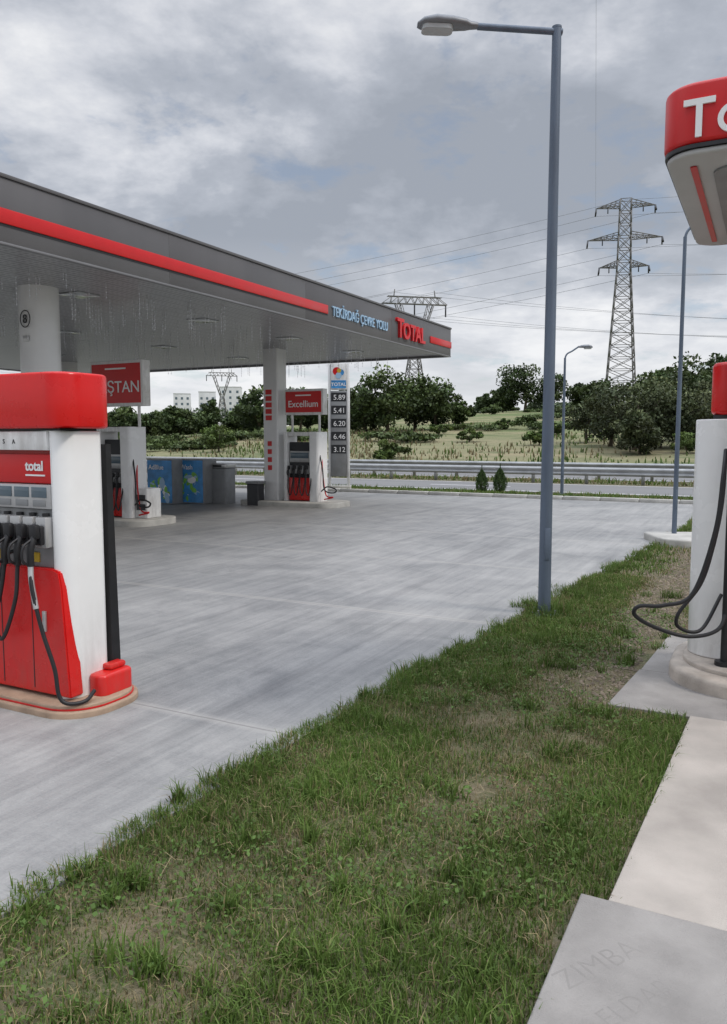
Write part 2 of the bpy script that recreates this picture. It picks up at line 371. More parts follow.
r_=.006+.014*R.rand(n)**2
base=np.array([[1,0,0],[0,1,0],[-1,0,0],[0,-1,0],[0,0,.8],[0,0,-.3]]); V=(np.stack([x,s,.004+0*x],-1)[:,None,:]+base[None]*r_[:,None,None]*(.7+.6*R.rand(n,6,1))).reshape(-1,3)
i=np.arange(n)*6; F=np.concatenate([np.stack([i+p,i+q,i+4],-1) for p,q in ((0,1),(1,2),(2,3),(3,0))])
stobj(npmesh('gravel',V,F,M['blade'],np.repeat(np.array([.24,.195,.145])*(.5+.8*R.rand(n,1)),6,0),k=3))
n=52000; x,s=sample(n,-130,35,40.5,85); k=R.rand(n)<np.clip(fbm(x,s,.09,90)*2.4-.8,0,1)*np.clip((x+62)/25,.12,1); x,s=x[k],s[k]; n=len(x)
dry=np.clip(.42+1.2*(fbm(x,s,.12,95)-.45)*2-np.abs(s-52)/60,.03,.8)
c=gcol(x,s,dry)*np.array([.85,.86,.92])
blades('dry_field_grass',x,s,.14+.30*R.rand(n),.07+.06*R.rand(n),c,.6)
# ---------------------------------------------------------------- trees
def tree(name,X,Y,w,h,seed,tone=(.058,.092,.030),trunk=.25,leaf=.22,dens=1.0,yellow=0,n_cl=None,z=None):
    r=np.random.RandomState(seed); z0=HZ(X,Y) if z is None else z
    e=empty(name,world=Vector((X,Y,z0-.05)),rot=0)
    ch=h*(1-trunk*.6); cz=h*trunk*.6+ch/2
    ncl=n_cl or int(34*dens*max(1,w/h)); P=[];C=[]
    lob=[]
    for k in range(ncl):
        d=r.randn(3); d/=np.linalg.norm(d); q=r.rand()**.42
        c=np.array([d[0]*w*.43*q,d[1]*w*.43*q,cz+d[2]*ch*.42*q])
        lob.append((c,(.10+.12*r.rand())*min(w,h)))
    nl=int(100*dens)
    for c,ra in lob:
        m_=nl; d=r.randn(m_,3); d/=np.linalg.norm(d,axis=1)[:,None]; q=r.rand(m_,1)**.45
        p=c+d*q*ra*np.array([1.15,1.15,.8]); P.append(p)
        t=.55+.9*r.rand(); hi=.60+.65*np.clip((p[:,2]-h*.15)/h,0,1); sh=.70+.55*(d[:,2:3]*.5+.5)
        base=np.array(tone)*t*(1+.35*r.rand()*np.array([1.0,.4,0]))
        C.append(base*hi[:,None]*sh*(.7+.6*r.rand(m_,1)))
    P=np.concatenate(P);C=np.concatenate(C);k=P[:,2]>.05;P=P[k];C=C[k]; n=len(P)
    sz=leaf*(.5+.8*r.rand(n,1)); u=r.randn(n,3);u/=np.linalg.norm(u,axis=1)[:,None];v=np.cross(u,r.randn(n,3));v/=np.linalg.norm(v,axis=1)[:,None]
    u*=sz;v*=sz*.55
    V=np.stack([P-u,P-v,P+u,P+v],1).reshape(-1,3);i=np.arange(n)*4
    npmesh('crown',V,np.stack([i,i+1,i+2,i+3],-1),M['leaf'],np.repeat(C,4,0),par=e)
    bm=bmesh.new()
    def limb(p,q,r0,r1):
        p=Vector(p);q=Vector(q);d=q-p; mt=Matrix.Translation((p+q)/2)@d.to_track_quat('Z','Y').to_matrix().to_4x4()
        bmesh.ops.create_cone(bm,cap_ends=True,segments=7,radius1=r0,radius2=r1,depth=d.length,matrix=mt)
    tr=h*.028+.03; top=Vector((r.randn()*.03*w,r.randn()*.03*w,h*.45)); limb((0,0,-.2),top,tr,tr*.6)
    for k in range(6):
        c=lob[int(r.randint(len(lob)))][0]; st=Vector((0,0,0)).lerp(top,.45+.5*r.rand()); limb(st,c,tr*.45,tr*.1)
    bmobj('trunk_and_limbs',bm,M['bark'],e); return e
def P2(u,Y): return (u-363.5)/785*Y*.99
for u,Y,w,h,sd in ((366,78,6.5,5.2,1),(388,76,7.4,6.4,2),(415,80,7,6.0,3),(436,78,5,5.2,4),(348,84,4.5,4.0,5),(460,90,3.4,2.6,6)):
    tree('broadleaf_tree',P2(u,Y),Y,w,h,sd,tone=(.050,.082,.026),trunk=.06,leaf=.2)
for u,Y,w,h,sd in ((503,128,5,4.6,7),(525,126,9,8.2,8),(549,126,7,6.0,9),(583,112,5.5,4.6,10),(600,104,5,4.2,11),(486,132,3.8,3.4,12),(655,98,7,5.4,11),(690,82,8.5,6.6,13),(722,86,8.5,7.0,14),(668,92,7,5.6,15),(750,86,9,6.6,16),(790,88,9,7,17)):
    tree('broadleaf_tree',P2(u,Y),Y,w,h,sd,tone=(.045,.074,.026),trunk=.1,leaf=.23)
for u,Y,w,h,sd in ((636,50,5.6,5.0,20),(612,53,3.8,4.4,21),(662,51,4.6,4.0,22),(588,57,3.2,3.8,23),(702,50,4.8,4.0,24),(642,47,4.2,2.8,25),(682,56,5.0,4.6,26),(724,55,5.0,4.8,27)):
    tree('shrub',P2(u,Y),Y,w,h,sd,tone=(.058,.080,.038),trunk=.05,leaf=.12)
for u,Y,w,h,sd in ((392,50,2.6,1.4,30),(218,60,3.4,2.2,31),(383,48,1.6,.9,32),(690,47,2.5,1.3,33),(540,56,2.4,1.1,34),(470,62,2.6,1.1,35),(440,70,2.4,1.0,36),(505,75,2.6,1.2,37),(560,66,2.6,1.2,38)):
    tree('shrub',P2(u,Y),Y,w,h,sd,tone=(.080,.128,.038),trunk=.05,leaf=.1,n_cl=22)
for u,Y,w,h,sd in ((176,86,6,3.4,40),(205,90,4,2.8,41),(150,93,6,3.2,42),(257,78,4.5,5.0,43),(240,88,4,3.0,44),(120,90,6,4,45),(300,90,6,5.2,46),(325,92,5.5,4.6,47),(60,90,8,5,48)):
    tree('broadleaf_tree',P2(u,Y),Y,w,h,sd,tone=(.050,.082,.030),trunk=.08,leaf=.2)
tree('broadleaf_tree',P2(210,130),130,3,5.5,49,tone=(.05,.08,.03),trunk=.2,leaf=.25)
def conifer(X,Y,h,w,sd):
    r=np.random.RandomState(sd); e=empty('conifer_shrub',world=Vector((X,Y,0)),rot=0); n=5200
    t=r.rand(n)**.8; a=r.rand(n)*6.283; prof=np.sin(np.clip(t*1.05+.12,0,1)*np.pi)**.6*(1-t*.45); q=(.55+.45*r.rand(n))*(1+.15*np.sin(a*5+t*9))
    P=np.stack([np.cos(a)*w/2*prof*q,np.sin(a)*w/2*prof*q,.03+t*h],-1)
    u=np.stack([np.cos(a)*.3,np.sin(a)*.3,np.ones(n)],-1)+r.randn(n,3)*.3; u*=.022; v=np.cross(u,r.randn(n,3)); v/=np.linalg.norm(v,axis=1)[:,None]/.009
    V=np.stack([P-u,P-v,P+u,P+v],1).reshape(-1,3);i=np.arange(n)*4
    C=np.array([.085,.140,.050])*(.45+.9*q[:,None]*r.rand(n,1))
    npmesh('crown',V,np.stack([i,i+1,i+2,i+3],-1),M['leaf'],np.repeat(C,4,0),par=e); cyl(e,'trunk',0,0,-.05,.5*h,.03,M['bark'],.01,8)
conifer(3.72,24.7,.80,.46,1); conifer(4.28,24.6,.86,.50,2)
def mass(name,items,leaf,tone):
    Vs=[];Cs=[]
    for X,Y,w,h,sd in items:
        r=np.random.RandomState(sd); n=700; nl=9; z0=HZ(X,Y)
        cs=r.randn(nl,3)*np.array([w*.28,w*.28,h*.16])+np.array([0,0,h*.5]); id_=r.randint(nl,size=n)
        d=r.randn(n,3); d/=np.linalg.norm(d,axis=1)[:,None]; p=cs[id_]+d*(r.rand(n,1)**.4)*np.array([w*.24,w*.24,h*.28]); p[:,2]=np.abs(p[:,2])
        p+=np.array([X,Y,z0]); sz=leaf*(.5+r.rand(n,1)); u=r.randn(n,3);u/=np.linalg.norm(u,axis=1)[:,None];v=np.cross(u,r.randn(n,3));v/=np.linalg.norm(v,axis=1)[:,None];u*=sz;v*=sz*.6
        Vs.append(np.stack([p-u,p-v,p+u,p+v],1).reshape(-1,3)); tt=(.7+.6*r.rand(nl))[id_]
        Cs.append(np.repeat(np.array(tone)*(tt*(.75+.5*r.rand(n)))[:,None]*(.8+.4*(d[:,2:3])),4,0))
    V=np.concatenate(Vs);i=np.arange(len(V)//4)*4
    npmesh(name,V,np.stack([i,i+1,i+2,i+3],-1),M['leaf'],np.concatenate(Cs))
it=[]
for k in range(110):
    Y=R.uniform(150,230); u=R.uniform(-120,950)
    if 190<u<250: continue
    it.append((P2(u,Y),Y,R.uniform(4,9),R.uniform(2.0,4.8) ,500+k))
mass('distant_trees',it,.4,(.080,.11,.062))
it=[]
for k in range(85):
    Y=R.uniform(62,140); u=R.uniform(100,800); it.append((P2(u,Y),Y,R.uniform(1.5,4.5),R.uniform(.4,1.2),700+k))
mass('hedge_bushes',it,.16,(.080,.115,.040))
def house(X,Y,w,d,h,rot,roof=True,z0=None):
    z=(HZ(X,Y)-.3) if z0 is None else z0; e=empty('apartment_building' if not roof else 'house',world=Vector((X,Y,z)),rot=rot)
    box(e,'walls',-w/2,w/2,-d/2,d/2,-3,h,M['brickw'],.02)
    nf=max(1,int(h//3)); nw=max(2,int(w//3))
    for f_ in range(nf):
        for k in range(nw): 
            cx=-w/2+w*(k+.5)/nw; box(e,'window',cx-.6,cx+.6,-d/2-.03,-d/2+.02,f_*3+1,f_*3+2.3,M['lcd'],0)
    box(e,'door',-w/2+.3,-w/2+1.2,-d/2-.035,-d/2+.02,.05,2.1,M['dark'],0)
    if roof:
        bm=bmesh.new(); v=[bm.verts.new(q) for q in ((-w/2-.4,-d/2-.4,h),(w/2+.4,-d/2-.4,h),(w/2+.4,d/2+.4,h),(-w/2-.4,d/2+.4,h),(-w/2-.4,0,h+d*.28),(w/2+.4,0,h+d*.28))]
        for f in ((0,1,5,4),(2,3,4,5),(0,4,3),(1,2,5),(0,3,2,1)): bm.faces.new([v[i] for i in f])
        bmobj('roof',bm,M['roof'],e)
    else: box(e,'parapet',-w/2-.1,w/2+.1,-d/2-.1,d/2+.1,h+.003,h+.4,M['brickw'],.02)
house(P2(231,420),420,11,12,25,.1,False); house(P2(243,440),440,8,8,21,-.2,False); house(P2(207,430),430,9,9,23,.2,False); house(P2(182,430),430,9,9,22,.2,False)
house(P2(475,230),230,9,8,3,.3,True); house(P2(680,150),150,9,8,3.2,.3,True)
# ---------------------------------------------------------------- pylons
def tower_lat(B,h,wf,lv,w=.16,o=(0,0)):
    z=[h*i/lv for i in range(lv+1)]
    for i in range(lv):
        a=wf(z[i]/h)/2;b_=wf(z[i+1]/h)/2
        ca=[(o[0]+sx*a,o[1]+sy*a,z[i]) for sx,sy in ((-1,-1),(1,-1),(1,1),(-1,1))]; cb=[(o[0]+sx*b_,o[1]+sy*b_,z[i+1]) for sx,sy in ((-1,-1),(1,-1),(1,1),(-1,1))]
        for k in range(4):
            B.append((ca[k],cb[k],w*1.3)); B.append((ca[k],cb[(k+1)%4],w*.8)); B.append((ca[(k+1)%4],cb[k],w*.8)); B.append((cb[k],cb[(k+1)%4],w*.8))
def arm(B,z,half,bw,th,w=.11,sides=(-1,1)):
    for sd in sides:
        n=5
        for k in range(n):
            t0=k/n;t1=(k+1)/n
            def q(t,yy,up): 
                x0=sd*bw/2; x=x0+(sd*half-x0)*t; return (x,yy*(1-t)*bw/2,z+(th*(1-t) if up else 0))
            for yy in (-1,1):
                B.append((q(t0,yy,0),q(t1,yy,0),w)); B.append((q(t0,yy,1),q(t1,yy,1),w)); B.append((q(t0,yy,0),q(t1,yy,1),w*.7)); B.append((q(t1,yy,0),q(t1,yy,1),w*.7))
            B.append((q(t0,-1,0),q(t1,1,0),w*.7))
ARMS=((31.6,4.5),(26.6,5.7),(22.2,3.8))
def pylon1(X,Y,rot):
    z=HZ(X,Y); e=empty('electricity_pylon',world=Vector((X,Y,z)),rot=rot); B=[]
    def wf(t): return 4.8*(1-t/.66)+2.1*(t/.66) if t<.66 else 2.1-(t-.66)/.34*.4
    tower_lat(B,32.7,wf,17,.12)
    for zz,hf in ARMS: arm(B,zz,hf,1.8,.95)
    beams('lattice',B,M['lattice'],e); I=[]
    for zz,hf in ARMS:
        for sd in (-1,1):
            I.append(((sd*hf,0,zz),(sd*hf+.1*sd,.9,zz-1.0),.22)); I.append(((sd*hf,0,zz),(sd*hf+.1*sd,-.9,zz-1.0),.22)); I.append(((sd*hf*.6,0,zz),(sd*hf*.6,0,zz-.9),.16))
    beams('insulators',I,M['dark'],e)
    return e
def pylon2(X,Y,rot,h=29,nm='electricity_pylon'):
    z=HZ(X,Y); e=empty(nm,world=Vector((X,Y,z)),rot=rot); B=[]; k=h/29
    tower_lat(B,17*k,lambda t:(6*(1-t)+1.6*t)*k,8,.17)
    for sy in (-.7,.7):
        for sd in (-1,1):
            B.append(((sd*.8*k,sy*k,17*k),(sd*4.2*k,sy*k,26.5*k),.22)); B.append(((sd*.3*k,sy*k,17.5*k),(sd*3.0*k,sy*k,26.5*k),.15))
            for t in range(5):
                a=t/5;b_=(t+1)/5; B.append(((sd*(.8+3.4*a)*k,sy*k,(17+9.5*a)*k),(sd*(.3+2.7*b_)*k,sy*k,(17.5+9*b_)*k),.12))
        B.append(((-7.2*k,sy*.6*k,26.5*k),(7.2*k,sy*.6*k,26.5*k),.2)); B.append(((-6*k,sy*.6*k,28*k),(6*k,sy*.6*k,28*k),.17))
        xk=-7.2
        while xk<7.1: B.append(((xk*k,sy*.6*k,26.5*k),((xk+.9)*k*.8,sy*.6*k,28*k),.12)); B.append((((xk+.9)*k*.8,sy*.6*k,28*k),((xk+1.8)*k,sy*.6*k,26.5*k),.12)); xk+=1.8
    for sd in (-1,1): B.append(((sd*4.6*k,0,28*k),(sd*4.4*k,0,29.5*k),.2))
    beams('lattice',B,M['lattice'],e); I=[]
    for xk in (-7.0,0,7.0): I.append(((xk*k,0,26.5*k),(xk*k,0,24*k),.28))
    beams('insulators',I,M['dark'],e); return e
p1=Vector((P2(620,130)*1.0,130,0)); p1.z=HZ(p1.x,p1.y); pylon1(p1.x,p1.y,math.radians(-14))
p2=Vector((P2(414,190),190,0)); p2.z=HZ(p2.x,p2.y); pylon2(p2.x,p2.y,math.radians(12),32)
pylon2(P2(222,330),330,.3,26)
ec=empty('power_lines',world=Vector((0,0,0)),rot=0)
def addc(a,b_,sag,r=.016):
    a=Vector(a);b_=Vector(b_); P=[]
    for i in range(25):
        t=i/24; q=a.lerp(b_,t); q.z-=sag*4*t*(1-t); P.append(q)
    tube(ec,'cable',P,r,M['wire'],False,res=0)
ca,sa=math.cos(math.radians(-14)),math.sin(math.radians(-14))
tips=[(sd*hf,zz-1.2) for zz,hf in ARMS for sd in (-1,1)]+[(0,34)]
for dx,zz in tips:
    P=Vector((p1.x+dx*ca,p1.y+dx*sa,p1.z+zz-(1.3 if dx==0 else 0)))
    addc(P,(-170+dx,215,p1.z+zz-8),7,.026)
    addc(P,(150,45+dx,p1.z+zz+4),6,.022)
P=Vector((p1.x-4.6*ca,p1.y-4.6*sa,p1.z+31.2)); addc(P,(1.0,8,55),0,.011)
for xk in (-8,-4.5,0,4.5,8):
    P=Vector((p2.x+xk,p2.y,p2.z+(26.5 if abs(xk)!=4.5 else 32))); addc(P,(-220,260+xk,30),8,.03); addc(P,(260,150+xk,34),9,.03)
# ---------------------------------------------------------------- street lamps
def lamp(nm,X,Y,h,r0,r1,arml,headl,sgn=-1,curved=False,up=0.0,tone=None):
    tone=tone or M['lampmet']; e=empty(nm,world=Vector((X,Y,0)),rot=0)
    box(e,'base_plate',-r0*1.9,r0*1.9,-r0*1.9,r0*1.9,-.02,.03,tone,.005)
    cyl(e,'pole',0,0,0.03,h,r0,tone,r1,24); k=r0*1.35
    for a,b_ in ((1,1),(-1,1),(1,-1),(-1,-1)): cyl(e,'anchor_bolt',a*k,b_*k,.03,.07,.012,M['galv'],n=6)
    box(e,'access_door',-r0*.45,r0*.45,-r0-.004,-r0+.02,.55,.85,tone,.003)
    if curved:
        tube(e,'arm',[(0,0,h-.25),(0,0,h-.02),(sgn*.06,0,h+.12),(sgn*.2,0,h+.2),(sgn*arml,0,h+.22+up)],r1*.75,tone); z=h+.22+up
    else:
        tube(e,'arm',[(-sgn*r1*1.2,0,h-.03),(sgn*arml,0,h-.03+up)],r1*.72,tone,False); cyl(e,'pole_cap',0,0,h,h+.015,r1*1.05,tone,n=20); z=h-.03+up
    bm=bmesh.new(); rings=[]; x0=sgn*arml
    for t,hw,hh,dz in ((0,.035,.035,0),(.12,.045,.042,.0),(.2,.075,.05,.004),(.42,.10,.062,.008),(.7,.115,.065,.008),(.9,.095,.05,.0),(1,.04,.022,-.008)):
        ring=[]
        for i in range(16):
            a=2*math.pi*i/16; zz=math.sin(a)*hh; zz=zz if zz>0 else zz*.55
            ring.append(bm.verts.new((x0+sgn*t*headl,math.cos(a)*hw,z+dz+zz)))
        rings.append(ring)
    for a,b_ in zip(rings,rings[1:]):
        for i in range(16): bm.faces.new((a[i],a[(i+1)%16],b_[(i+1)%16],b_[i]))
    bm.faces.new(rings[0]); bm.faces.new(rings[-1][::-1]); bmesh.ops.recalc_face_normals(bm,faces=bm.faces)
    bmobj('lamp_head',bm,M['lamphead'],e,True,50)
    xa,xb=sorted((x0+sgn*headl*.42,x0+sgn*headl*.93)); rbox(e,'lens',xa,xb,-.075,.075,z-.055,z-.02,.05,M['glass'])
    return e
l1=lamp('street_lamp',1.735,7.42,5.36,.060,.041,.72,.54,-1,False,.02)
l1.rotation_euler=(0,0,math.radians(4))
l2=lamp('street_lamp',5.95,23.5,4.05,.050,.032,.38,.42,1,True,.1)
l3=lamp('street_lamp',5.14,12.9,4.9,.040,.028,.6,.45,1,True,.05)
# ---------------------------------------------------------------- canopy
e=empty('station_canopy'); x1=-7.70; x0=-22; s0=1.5; s1=20.0; zb=3.88; zt=4.62
box(e,'soffit',x0+.06,x1-.06,s0+.06,s1-.06,zb+.03,zb+.07,M['soffit'],0)
box(e,'roof_deck',x0+.05,x1-.05,s0+.05,s1-.05,zt-.12,zt-.05,M['fascia'],0)
def fpanels(prefix,ax):
    n=5
    if ax=='y':
        seg=(s1-s0)/n
        for i in range(n): box(e,prefix,x1-.05,x1,s0+i*seg+.001,s0+(i+1)*seg-.001,zb,zt-.04,M['fascia'],.002)
    else:
        for ya,yb in ((s1-.05,s1),(s0,s0+.05)):
            for i in range(6): w_=(x1-.055-x0)/6; box(e,prefix,x0+i*w_+.002,x0+(i+1)*w_-.002,ya,yb,zb,zt-.04,M['fascia'],.003)
fpanels('fascia_panel','y'); fpanels('fascia_end_panel','x')
box(e,'fascia_back',x0-.05,x0-.001,s0,s1,zb,zt-.04,M['fascia'],.004)
box(e,'top_trim',x1-.09,x1+.02,s0-.02,s1+.02,zt-.037,zt+.005,M['fascia'],.006)
box(e,'bottom_trim',x1-.07,x1+.012,s0,s1,zb-.03,zb-.002,M['fascialt'],.004)
box(e,'bottom_trim',x0,x1-.075,s1-.05,s1+.012,zb-.03,zb-.002,M['fascialt'],.004)
box(e,'red_stripe',x1+.003,x1+.02,s0,13.40,4.08,4.245,M['redsign'],.004)
box(e,'red_stripe',x1+.003,x1+.02,18.55,s1+.01,4.08,4.245,M['redsign'],.004)
box(e,'shadow_groove',x1+.001,x1+.004,s0,13.4,4.05,4.076,M['dark'],0)
rz=(math.pi/2,0,math.pi/2)
text(e,'fascia_lettering','TEKİRDAĞ ÇEVRE YOLU',.27,(x1+.02,13.55,4.07),M['txtblue'],rz,.012,.001,sx=.84)
text(e,'fascia_logo','T',.60,(x1+.03,16.5,4.01),M['txtred'],rz,.03,.012,sx=1.0)
text(e,'fascia_logo','OTAL',.50,(x1+.03,16.83,4.01),M['txtred'],rz,.03,.012,sx=1.0)
for sx_ in (-9.6,-13.2,-17):
    for sy_ in (3,6,9,12,15,18): box(e,'soffit_light',sx_-.22,sx_+.22,sy_-.22,sy_+.22,zb+.012,zb+.028,M['glass'],.004)
M['column']=mat('column_cladding',(.70,.70,.70),.35,.1,.08,1.5,dirt=.3)
def column(x,s,r):
    cyl(e,'column',x,s,0,zb+.03,r,M['column'],n=40); cyl(e,'column_base',x,s,0,.35,r+.015,M['grey'],n=40)
cxx=-9.73
column(cxx,8.35,.285)
bx=-11.13; bs=16.7
rbox(e,'column_square',bx-.22,bx+.22,bs-.22,bs+.22,0,zb+.028,.05,M['column'])
for cx,cs in ((-17.5,8.4),(-18.5,16.8)): column(cx,cs,.3)
tube(e,'number_ring',[(cxx+.10*math.sin(a/12*6.283)+.06,8.35-.305,3.42+.12*math.cos(a/12*6.283)) for a in range(13)],.007,M['dark'])
text(e,'number','8',.18,(cxx+.005,8.35-.30,3.36),M['dark'],ext=.005)
box(e,'column_label',cxx-.0,cxx+.1,8.35-.305,8.35-.275,3.10,3.18,M['silver'],.004)
for i,zz in enumerate((2.78,2.62,2.46,2.3,2.14)): box(e,'sticker',bx-.13,bx+.05,bs-.229,bs-.221,zz,zz+.12,M['redsign'],0)
for zz in (1.5,1.3,1.1,.9): box(e,'sticker',bx-.08,bx+.04,bs-.229,bs-.221,zz,zz+.12,M['redsign'],.0)
B=[]
for row_s in np.arange(6,19.5,1.15):
    for k in range(34):
        xx=-8.0-R.rand()*6.5; ss_=row_s+R.rand()*.5
        ln=.10+.40*R.rand(); z=zb
        B.append(((xx,ss_,z+.03),(xx,ss_,z-ln),.003))
        zz=z-.03
        while zz>z-ln: B.append(((xx,ss_,zz),(xx,ss_,zz-.018),.011)); zz-=.07
ei=empty('string_lights'); beams('icicle_strands',B,M['bulb'],ei)
# ---------------------------------------------------------------- fuel dispenser (near, detailed)
def nozzle(par,x,y,z,tag):
    tube(par,'nozzle_spout_'+tag,[(x,y+.05,z+.10),(x,y+.0,z+.12),(x,y-.05,z+.08)],.012,M['silver'])
    tube(par,'nozzle_body_'+tag,[(x,y-.035,z+.10),(x,y-.075,z+.02),(x,y-.08,z-.09)],.022,M['black'])
    tube(par,'nozzle_guard_'+tag,[(x,y-.07,z+.07),(x,y-.13,z+.03),(x,y-.135,z-.05),(x,y-.085,z-.085)],.008,M['black'])
    box(par,'nozzle_splash_'+tag,x-.032,x+.032,y-.065,y-.02,z+.07,z+.16,M['black'],.015)
def dispenser(x,s,w,d,z0,hcap0,hcap1,side=1,foot=True):
    e=empty('fuel_dispenser',x,s)
    rbox(e,'cabinet_core',-w+.04,-.04,.10,d-.02,z0,hcap0-.03,.05,M['white'])
    rbox(e,'side_shell',-.13,0,0,d,z0,hcap0-.012,[.10,.10,.02,.035],M['white'],.006)
    rbox(e,'side_shell',-w,-w+.13,0,d,z0,hcap0-.012,[.035,.02,.10,.10],M['white'],.006)
    box(e,'top_rail',-w+.132,-.132,-.002,.12,hcap0-.13,hcap0-.014,M['white'],.006)
    box(e,'cap_gap',-w+.05,-.05,.03,d-.04,hcap0-.013,hcap0+.004,M['dark'],0)
    rbox(e,'red_cap',-w-.01,.045,-.03,d+.05,hcap0+.003,hcap1,.15,M['red'],.018)
    text(e,'rail_lettering','S      A',.04,(-.52,-.004,hcap0-.09),M['dark'],ext=.001)
    box(e,'recess_back',-w+.132,-.132,.085,.099,z0+.80,hcap0-.132,M['red'],0)
    bm=bmesh.new(); P=[(-w+.14,z0+.02),(.012,z0+.02),(-.035,z0+.70),(-.055,z0+.80),(-.10,z0+.815),(-w+.14,z0+.815)]
    vs=[bm.verts.new((a,-.016,b_)) for a,b_ in P]; f=bm.faces.new(vs); r=bmesh.ops.extrude_face_region(bm,geom=[f]); bmesh.ops.translate(bm,vec=(0,.105,0),verts=[g for g in r['geom'] if isinstance(g,bmesh.types.BMVert)])
    bmesh.ops.recalc_face_normals(bm,faces=bm.faces); bmesh.ops.bevel(bm,geom=bm.edges[:],offset=.008,segments=2,affect='EDGES'); bmobj('red_door',bm,M['red'],e,True)
    for xs_ in (-.30,-.58,-.86): box(e,'door_seam',xs_-.003,xs_+.003,-.0185,-.015,z0+.05,z0+.78,M['dark'],0)
    box(e,'door_handle',-.20,-.17,-.03,-.014,z0+.42,z0+.55,M['silver'],.005)
    box(e,'header_panel',-w+.135,-.135,.03,.084,1.42,1.60,M['redsign'],.006)
    text(e,'header_logo','total',.085,(-.36,.026,1.50),M['txtwhite'],ext=.002,off=.002)
    box(e,'logo_underline',-.36,-.19,.024,.029,1.465,1.475,M['txtwhite'],0)
    box(e,'display_panel',-w+.135,-.115,-.005,.084,1.265,1.415,M['silver'],.008)
    for i in range(6):
        xa=-.145-i*.155; box(e,'display_screen',xa-.13,xa,-.010,-.004,1.335,1.40,M['lcd'],.003); box(e,'price_screen',xa-.12,xa-.01,-.010,-.004,1.28,1.32,M['grey'],.003)
    box(e,'nozzle_panel',-w+.135,-.118,.02,.084,.90,1.262,M['grey'],.006)
    for i in range(7):
        xa=-.165-i*.115
        box(e,'nozzle_holster_%d'%i,xa-.045,xa+.045,-.045,.022,1.03,1.22,M['silver'],.012)
        cyl(e,'grade_button_%d'%i,xa,-.0,1.222,1.24,.022,M['black'])
        box(e,'nozzle_boot_%d'%i,xa-.036,xa+.036,-.075,-.04,1.05,1.17,M['black'],.012)
        nozzle(e,xa,-.045,1.02,str(i))
        if i in (1,4,6): box(e,'sticker_%d'%i,xa-.03,xa+.03,.012,.019,.93,.99,M['yellow'],0)
    hs=[[( -.165,-.125,.93),(-.13,-.15,.80),(-.07,-.14,.55),(.0,-.12,.32),(.03,-.12,.16),(.07,-.09,z0+.022),(.12,.0,z0+.02),(.09,.10,z0+.05)],
        [(-.28,-.125,.93),(-.27,-.16,.72),(-.36,-.19,.48),(-.45,-.17,.60),(-.44,-.09,.95),(-.40,.0,1.0)],
        [(-.395,-.125,.93),(-.42,-.16,.7),(-.56,-.18,.42),(-.68,-.17,.6),(-.66,-.08,.98)],
        [(-.51,-.125,.93),(-.55,-.16,.62),(-.70,-.18,.38),(-.82,-.15,.6),(-.80,-.08,.98)]]
    for i,h in enumerate(hs): tube(e,'hose_%d'%i,h,.0125,M['black'])
    tube(e,'hose_sleeve',[(-.165,-.125,.94),(-.145,-.14,.84),(-.105,-.147,.68)],.017,M['silver'])
    if foot:
        bm=bmesh.new(); bmesh.ops.create_cone(bm,cap_ends=True,segments=4,radius1=.055,radius2=.03,depth=1.62-z0,matrix=Matrix.Rotation(math.pi/4,4,'Z')); o=bmobj('black_hose_mast',bm,M['black'],e); o.location=(-.05,d+.035,(1.70+z0)/2+.0)
        rbox(e,'red_foot',-.02,.12,d-.22,d+.06,z0,z0+.13,.05,M['red'],.02); box(e,'foot_upper',-.01,.07,d-.10,d+.04,z0+.131,z0+.17,M['red'],.015)
    return e
e=dispenser(-3.76,3.36,1.3,.36,.085,1.755,2.095)
rbox(e,'island',-2.1,.21,-.15,.52,0.0,.055,[.28,.28,.05,.05],M['island_tan'],.012)
rbox(e,'island_top',-2.05,.18,-.12,.49,.056,.084,[.26,.26,.05,.05],M['island_tan'],.008)
rbox(e,'island_red_edge',-2.06,.185,-.125,.495,.0565,.066,[.26,.26,.05,.05],M['redsign'])
# ---------------------------------------------------------------- right dispenser
e=empty('fuel_dispenser')
rbox(e,'island',-.58,2.2,5.45,6.85,0,.12,[.1,.1,.55,.5],M['stone'],.035)
rbox(e,'island_step',-.50,2.1,5.6,6.75,.121,.15,[.1,.1,.5,.45],M['stone'],.012)
rbox(e,'side_shell',-.48,-.02,5.93,6.48,.151,1.83,[.05,.05,.24,.22],M['white'],.01)
box(e,'cabinet',-.018,.85,5.98,6.45,.151,1.80,M['white'],.02)
rbox(e,'red_cap',-.38,.9,5.96,6.47,1.86,2.22,.12,M['red'],.03)
box(e,'cap_gap',-.36,.85,6.0,6.4,1.83,1.859,M['dark'],0)
box(e,'red_door',.0,.83,5.955,5.979,.2,1.0,M['red'],.008); box(e,'display',.05,.8,5.95,5.979,1.2,1.5,M['lcd'],.008)
for k in range(4): box(e,'holster_%d'%k,.08+k*.18,.18+k*.18,5.9,5.979,1.02,1.18,M['dark'],.01); nozzle(e,.13+k*.18,5.88,1.03,str(k))
box(e,'hose_outlet',-.22,-.02,5.87,5.95,1.55,1.66,M['dark'],.015)
hp=[(2.44,5.3,1.62),(2.36,5.15,1.45),(2.30,5.1,1.09),(2.17,5.1,.68),(1.98,5.1,.60),(1.82,5.1,.595),(1.80,5.12,.53),(1.95,5.15,.44),(2.19,5.18,.37),(2.40,5.2,.42),(2.50,5.3,.60)]
tube(e,'hose_1',[L(*p) for p in hp],.0135,M['black'])
hp=[(2.46,5.34,1.60),(2.40,5.24,1.25),(2.33,5.2,.95),(2.26,5.2,.72),(2.12,5.2,.52),(2.14,5.22,.42),(2.3,5.25,.40),(2.48,5.36,.62)]
tube(e,'hose_2',[L(*p) for p in hp],.0125,M['black'])
